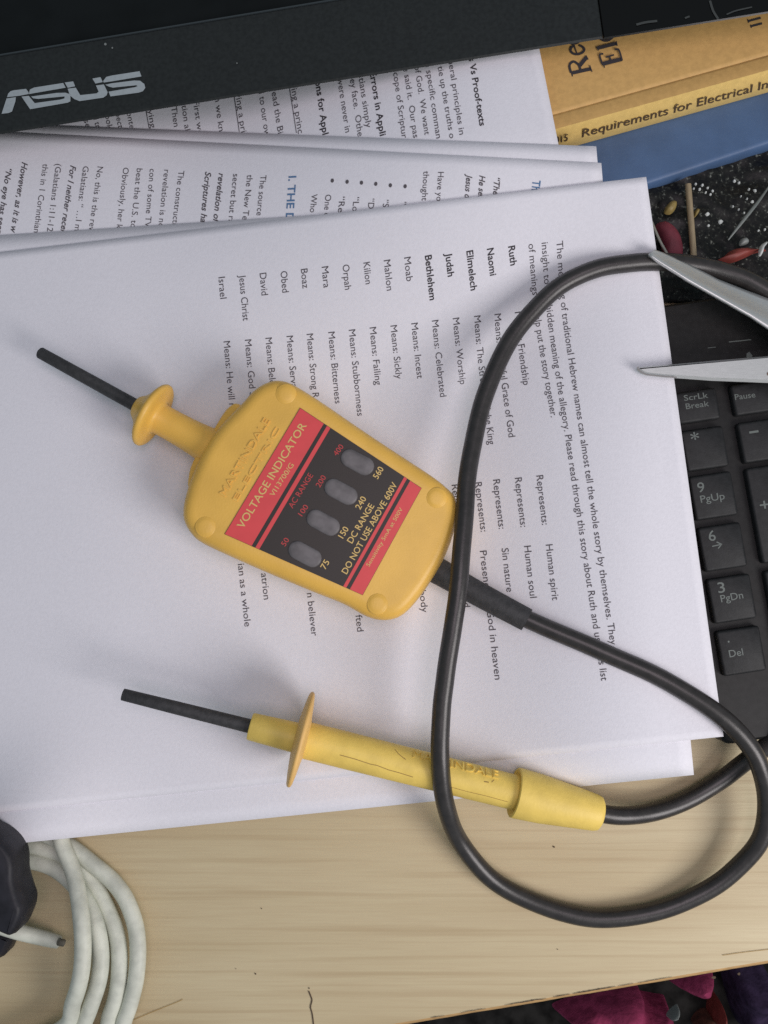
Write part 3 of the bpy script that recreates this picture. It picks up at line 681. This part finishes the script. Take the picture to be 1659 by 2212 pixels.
for t, s, e, cap, bo in (('VOLTAGE INDICATOR', (525, 1143.5), (663, 919), 16.5, .5), ('VI13700/G', (591, 1073.5), (635.5, 1004.6), 11, .2), ('Sensitivity 5mA at 500V', (797.6, 1224.5), (870.6, 1099.5), 8.5, .1),
                         ('75', (702.7, 1231), (712.5, 1214), 13, .4), ('150', (741, 1164), (754, 1142.5), 13, .4), ('240', (778, 1101.8), (792, 1077), 13, .4), ('560', (816, 1035.8), (829.5, 1013), 13, .4),
                         ('DC RANGE', (760.6, 1174.7), (809, 1093), 13.5, .4), ('DO NOT USE ABOVE 600V', (749, 1241), (859, 1047), 13.5, .4)):
    m = MB(); letter(m, t, s, e, cap, LS, zl, bold=bo, lift=.00014); m.build('yellow_lettering', LYEL, label, smooth=0)
for t, s, e, cap in (('AC RANGE', (632, 1099), (677, 1027), 12), ('400', (728, 986), (743, 965), 11.5), ('200', (691, 1054), (705, 1031), 11.5), ('100', (652.5, 1116), (667, 1095), 11.5), ('50', (616, 1181), (625.5, 1166), 11.5)):
    m = MB(); letter(m, t, s, e, cap, LS, zl, bold=.3, lift=.00014); m.build('red_lettering', LRED, label, smooth=0)
for (x, y) in zq((870, 853), (955, 706), (1038, 562), (1115, 424)):
    ang = math.radians(28); dx, dy = math.cos(ang), math.sin(ang); pts = []
    hl, hr = 18.5, 20.0
    for k in range(13): a = -math.pi / 2 + math.pi * k / 12; pts.append((hl + hr * math.cos(a), hr * math.sin(a)))
    for k in range(13): a = math.pi / 2 + math.pi * k / 12; pts.append((-hl + hr * math.cos(a), hr * math.sin(a)))
    wp = [P(x + a * dx - b * dy, y + a * dy + b * dx, ZL) for a, b in pts]
    m = MB(); m.slab([(p.x, p.y) for p in wp], [(0, ZL - .0001), (0, ZL + .0002), (.0004, ZL + .0005), (.0012, ZL + .0006), (.0021, ZL + .00066), (.0028, ZL + .00068)])
    m.build('indicator_lens', LENS, label, smooth=60)
# probe end on the body
ZA = .0160
A_ = P(84.4, 760.6, ZA); B_ = P(344, 904, ZA); D_ = (B_ - A_).normalized()
k_ = S(1, ZA)
def pr(lst): return [(a * k_, r * k_) for a, r in lst]
MB().lathe(A_, D_, pr([(0, 9), (1.5, 11.5), (4, 13), (120, 13.6), (262, 14.2)])).build('probe_tip', BLACKP, vt)
MB().lathe(A_, D_, pr([(246, 18), (247, 22), (251, 26), (258, 31), (266, 40), (274, 54), (280, 66), (284, 72), (288, 74.5), (293, 74), (297, 70), (299, 62), (300, 52), (301, 42), (304, 36), (310, 34), (340, 34), (380, 35.5), (410, 38), (440, 42)]), 64).build('finger_guard', YEL, vt, smooth=60)
fo = zq((345, 560), (343, 490), (362, 430), (405, 360), (455, 285), (498, 215), (530, 178), (572, 165), (640, 230), (540, 430), (430, 590))
MB().slab([(p.x, p.y) for p in catmull([P(x, y, .012) for x, y in fo], 5, True)], [(.0012, bz + .001), (.0002, bz + .003), (0, .008), (0, .0165), (.0004, .0185), (.0014, .0195)]).build('neck_flange', YEL, vt, smooth=60)
# strain relief and cable
r_c = S(19.3, .016)
sr = catmull([P(905, 1210, .0140), P(960, 1241, .0140), (P(1030, 1281, .0145)), P(1138, 1339, .0165)], 8)
n_ = len(sr); MB().tube(sr, [S(30 - 5.0 * i / (n_ - 1), .013) for i in range(n_)], 24).build('strain_relief', BLACKP, vt, smooth=40)
cp = [(1100, 1320, .0158), (1180, 1356, .0175), (1300, 1407, .0205), (1440, 1472, .0235), (1545, 1538, .0245), (1612, 1600, .0235), (1642, 1655, .0215), (1656, 1735, .0165), (1645, 1808, .0120), (1601, 1866, .0085), (1533, 1920, .0060), (1436, 1963, .0042),
      (1339, 1982, .0038), (1242, 1976, .0038), (1145, 1947, .0042), (1057, 1894, .0065), (994, 1818, .0115), (963, 1740, .0200), (951, 1640, .0260), (953, 1536, .0275), (963, 1461, .0285), (979, 1350, .0300), (991, 1255, .0305), (1000, 1160, .0290), (1011, 1030, .0260), (1031, 915, .0235), (1062, 815, .0225),
      (1108, 725, .0220), (1160, 661, .0225), (1220, 611, .0235), (1290, 580, .0245), (1360, 570, .0245), (1420, 566, .0240), (1480, 569, .0230), (1550, 583, .0220), (1627, 612, .0215), (1710, 680, .0210), (1790, 860, .0205), (1830, 1120, .0205), (1825, 1340, .0205), (1770, 1500, .0190), (1690, 1583, .0130), (1611, 1643, .0075), (1557, 1686, .0048), (1485, 1728, .0045), (1412, 1754, .0060), (1339, 1762, .0100), (1270, 1752, .0120)]
cw = resample(catmull([P(*c) for c in cp], 10), 420)
cw = [p + Vector((mnoise.noise((i * .09, 0, 0)), mnoise.noise((i * .09, 9, 0)), 0)) * .0005 * min(1, i / 25, (419 - i) / 25) for i, p in enumerate(cw)]
MB().tube(cw, [r_c] * 420, 20).build('cable', CABLE, vt, smooth=180)
# hand-held probe
PA, PB = P(265, 1500, .0245), P(1297, 1758, .0128); PD = (PB - PA).normalized(); tot = (PB - PA).length; kk = tot / math.hypot(1032, 258)
def pp(lst): return [(a * kk, r * kk) for a, r in lst]
rod = MB().lathe(PA, PD, pp([(0, 12.0), (1, 12.8), (120, 14.0), (288, 15)]))
hd = MB().lathe(PA, PD, pp([(402, 39), (500, 39), (700, 38), (880, 37)]), 56).build('probe_handle', YEL2, vt, smooth=60)
ORG[hd.name] = ORG[vt.name]
rod.build('probe_rod', BLACKP, hd)
MB().lathe(PA, PD, pp([(277, 17), (278, 27), (281, 29), (330, 30.5), (379, 32)]), 48).build('front_collar', YEL2, hd)
MB().lathe(PA, PD, pp([(376, 30), (378, 50), (381, 78), (384, 96), (386.5, 101), (390, 102.5), (393.5, 101), (396, 96), (399, 78), (402, 50), (404, 38)]), 72).build('hand_guard', GUARD, hd, smooth=50)
MB().lathe(PA, PD, pp([(874, 36), (869, 44), (867, 50), (869, 53), (875, 53.5), (930, 51), (980, 46), (1030, 41), (1052, 38.5), (1060, 36), (1064, 30), (1065, 18)]), 56).build('rear_sleeve', YEL2, hd, smooth=50)
u_ = PD.cross(Vector((0, 0, 1))).normalized(); w_ = u_.cross(PD)   # u_: to the front edge, w_: up
if u_.y > 0: pass
def onh(a, ang, extra=0.0, R=38.2):
    """point on the handle: a along, ang from the top towards the far edge"""
    s_ = -1 if u_.y > 0 else 1
    return PA + PD * (a * kk) + (u_ * (-s_) * math.sin(ang) + w_ * math.cos(ang)) * (R * kk + extra)
m = MB(); vs, fs = _tmesh('MARTINDALE', 0, 0, .06)
x0 = min(v.x for v in vs); x1 = max(v.x for v in vs)
m.add([onh(630 + (v.x - x0) / (x1 - x0) * 190, math.radians(40) + v.y / CAPH * math.radians(32), .00015 + v.z * .005) for v in vs], fs)
m.build('embossed_lettering', YEL2, hd, smooth=0)
def wrapline(mb, pts, wd):
    vs = []
    for (a, g) in pts:
        for k in (-1, 1): vs.append(onh(a, math.radians(g) + k * wd / 76, .00012, 39.2 - (a - 402) * .0045))
    mb.add(vs, [(2 * i, 2 * i + 1, 2 * i + 3, 2 * i + 2) for i in range(len(pts) - 1)])
for pts, wd in (([(478, -8), (510, -9), (545, -13), (560, -12), (585, -17), (610, -18), (640, -21)], 1.5), ([(590, 52), (598, 40), (608, 32), (616, 27)], 1.8), ([(790, 20), (800, 21)], 2.2), ([(806, 24), (811, 33)], 2.5), ([(700, -22), (760, -25), (800, -24), (850, -26)], .9)):
    m = MB(); wrapline(m, pts, wd); m.build('scratch', HAIR, hd, smooth=0)
tag(vt, 'yellow two probe voltage tester with red and black label and a looping black cable', 'voltage tester')

# ------------------------------------------------------------------ scissors
zs2 = Z((1360.3, 725.4), .18); zs1 = Z((1360.3, 512), .18)
sc = empty('scissors', P(1917, 795, .0245))
def blade(pts, z0, z1, edge, name='blade', tilt=None):
    o_ = [P(x, y, z1) for x, y in pts]
    m = MB(); m.k = 0; m.slab([(p.x, p.y) for p in o_], [(0, z0), (0, z0 + .0003), (edge, z1)])
    return m.build(name, STEEL, sc, smooth=20)
up2 = zs2((150, 365), (200, 358), (560, 330), (1000, 290), (1659, 235), (2600, 150), (3200, 230)); lo2 = zs2((3200, 560), (2600, 610), (1659, 555), (1000, 530), (560, 498), (400, 488), (200, 465), (140, 440), (100, 405), (92, 385), (110, 372))
bl2 = blade(up2 + lo2, .0232, .0246, .0009)
m = MB(); stroke(m, zs2((105, 375), (92, 385), (100, 405), (140, 440), (200, 466), (300, 478), (400, 488), (560, 500)), 3.0, lambda x, y: P(x, y, .0246), .0003); m.build('ground_edge', STEELE, bl2, smooth=0)
m = MB(); flat(m, zs2(*[(1662 + 16 * math.cos(t * .7), 458 + 22 * math.sin(t * .7)) for t in range(9)]), lambda x, y: P(x, y, .0246), .0002); m.build('rust_spot', mat('rust', (.16, .10, .07), .8), bl2, smooth=0)
# second blade lies a little rolled, catching the light along its lower edge
up1 = zs1((250, 190), (300, 150), (400, 185), (500, 230), (700, 320), (900, 420), (1050, 500), (1350, 620), (1659, 735), (2600, 1150), (3150, 1500))
lo1 = zs1((235, 215), (280, 245), (340, 290), (500, 390), (700, 520), (1000, 690), (1300, 860), (1450, 945), (1659, 1085), (2600, 1650), (3050, 1750))
m = MB(); vs = []; fs = []; n_ = len(up1)
for i in range(n_):
    t = i / (n_ - 1)
    for j in range(9):
        v = j / 8; x = up1[i][0] + (lo1[i][0] - up1[i][0]) * v; y = up1[i][1] + (lo1[i][1] - up1[i][1]) * v
        hol = .0016 * t * math.sin(math.pi * min(1, v * 1.35)) if v < .74 else 0
        vs.append(P(x, y, .0300 - hol - .0075 * (1 - v) ** 1.5 * t ** .7))
for i in range(n_ - 1):
    for j in range(8): a = i * 9 + j; fs.append((a, a + 1, a + 10, a + 9))
b1_ = m.add(vs, fs).build('blade', STEEL, sc, smooth=60)
b1_.modifiers.new('thickness', 'SOLIDIFY').thickness = .0011
pv = P(1917, 795, .026); MB().lathe(Vector((pv.x, pv.y, .0215)), Vector((.0001, 0, 1)), [(0, .0045), (.0085, .0045), (.0095, .003), (.0097, .0001)], 24).build('pivot_screw', STEELE, sc)
for (dx, dy) in ((230, 190), (260, -20)):
    cpt = P(1917 + dx, 795 + dy, .026); st_ = P(1917 + dx * .25, 795 + dy * .25, .026)
    ring = [cpt + Vector((.022 * math.cos(t * .2618), .015 * math.sin(t * .2618), 0)) for t in range(25)]
    MB().tube(ring, .0035, 12).tube([st_, cpt + (st_ - cpt).normalized() * .019], .0035, 12).build('handle', BLACKP, sc)
tag(sc, 'open pair of scissors with bright steel blades pointing over the page edge', 'scissors')

# ------------------------------------------------------------------ coiled white lead and plug
zw = lambda x, y: (x * .213, 1741 + y * .213)
rw = S(16.8, .005)
a_ = [(112, 1770), (136, 1828), (157, 1880), (169, 1933), (177, 1997), (179, 2060), (173, 2114), (158, 2165), (130, 2225)]
b_ = [(-30, 1850), (50, 1857), (110, 1872), (155, 1905), (186, 1947), (208, 1999), (218, 2060), (214, 2114), (198, 2167), (179, 2214), (140, 2280)]
c_ = [(20, 1820), (90, 1832), (150, 1855), (200, 1905), (237, 1977), (254, 2029), (258, 2082), (254, 2135), (239, 2188), (200, 2265)]
d_ = [(80, 1792), (150, 1828), (202, 1868), (243, 1903), (272, 1943), (292, 1997), (298, 2050), (295, 2103), (287, 2146), (270, 2199), (230, 2275)]
wl = empty('white_lead', P(60, 2080, 0))
def zz_(lst, *zs):
    n = len(lst) - 1; out = []
    for i, (x, y) in enumerate(lst):
        f = i / n * (len(zs) - 1); k = min(int(f), len(zs) - 2); out.append(P(x, y, zs[k] + (zs[k + 1] - zs[k]) * (f - k)))
    return out
back = lambda z, k: [P(-20, 2330 + 25 * k, z), P(-170 - 20 * k, 2210, z), P(-190 - 20 * k, 2010, z), P(-90, 1850 - 14 * k, z), P(40, 1786 - 6 * k, z)]
path = zz_(d_, .0040, .0050, .0090, .0070) + back(.0036, 2)[:4]
path += zz_(c_, .0030, .0032, .0090, .0070) + back(.0036, 0)[:4]
path += zz_(b_, .0040, .0040, .0100, .0120, .0100) + back(.0066, 1)
path += zz_(a_, .0075, .0092, .0170, .0180, .0110) + [P(-40, 2290, .009)]
cw2 = resample(catmull(path, 8), 700)
MB().tube(cw2, rw, 16).build('coil', WHITEC, wl, smooth=180)
t_ = catmull([P(-60, 1985, .012), P(-10, 1998, .0105), P(40, 2013, .009), P(100, 2028, .006), P(132, 2036, .0045)], 6); n_ = len(t_)
MB().tube(t_, [S(13 + 2.5 * math.sin(math.pi * i / (n_ - 1)) - (5 if i == n_ - 1 else 0), .005) for i in range(n_)], 14).build('loose_end', WHITEC, wl, smooth=60)
m = MB(); e0 = P(131, 2035, .0045); m.tube([P(126, 2034.5, .0085), P(138, 2037, .0072)], S(7, .005), 10); m.build('cut_core', DIRT, wl, smooth=60)
tag(wl, 'grubby white lead coiled on the table under the paper corner', 'cable')
po = [(-60, 1768), (-10, 1782), (22, 1801), (42, 1825), (50, 1852), (51, 1885), (60, 1920), (68, 1945), (63, 1971), (44, 2006), (20, 2002), (-10, 1987), (-60, 1970)]
MB().slab([(p.x, p.y) for p in catmull([P(x, y, .022) for x, y in po], 4, True)], [(.004, .0125), (.001, .0140), (0, .017), (0, .0255), (.0006, .0285), (.0014, .0297), (.0022, .030)]).build('power_plug', PLUG, smooth=50)
pg = bpy.data.objects['power_plug']; tag(pg, 'large black plug resting over the white coil at the paper corner', 'plug')
po2 = [(-60, 2008), (0, 2014), (20, 2022), (24, 2030), (13, 2056), (0, 2070), (-60, 2085)]
tag(MB().slab([(p.x, p.y) for p in catmull([P(x, y, .010) for x, y in po2], 4, True)], [(.002, .0003), (0, .002), (0, .009), (.0015, .0112)]).build('plug_body', PLUG, smooth=50), 'small black plug end lying below the white loose end', 'plug')
bpy.data.objects.remove(_to)
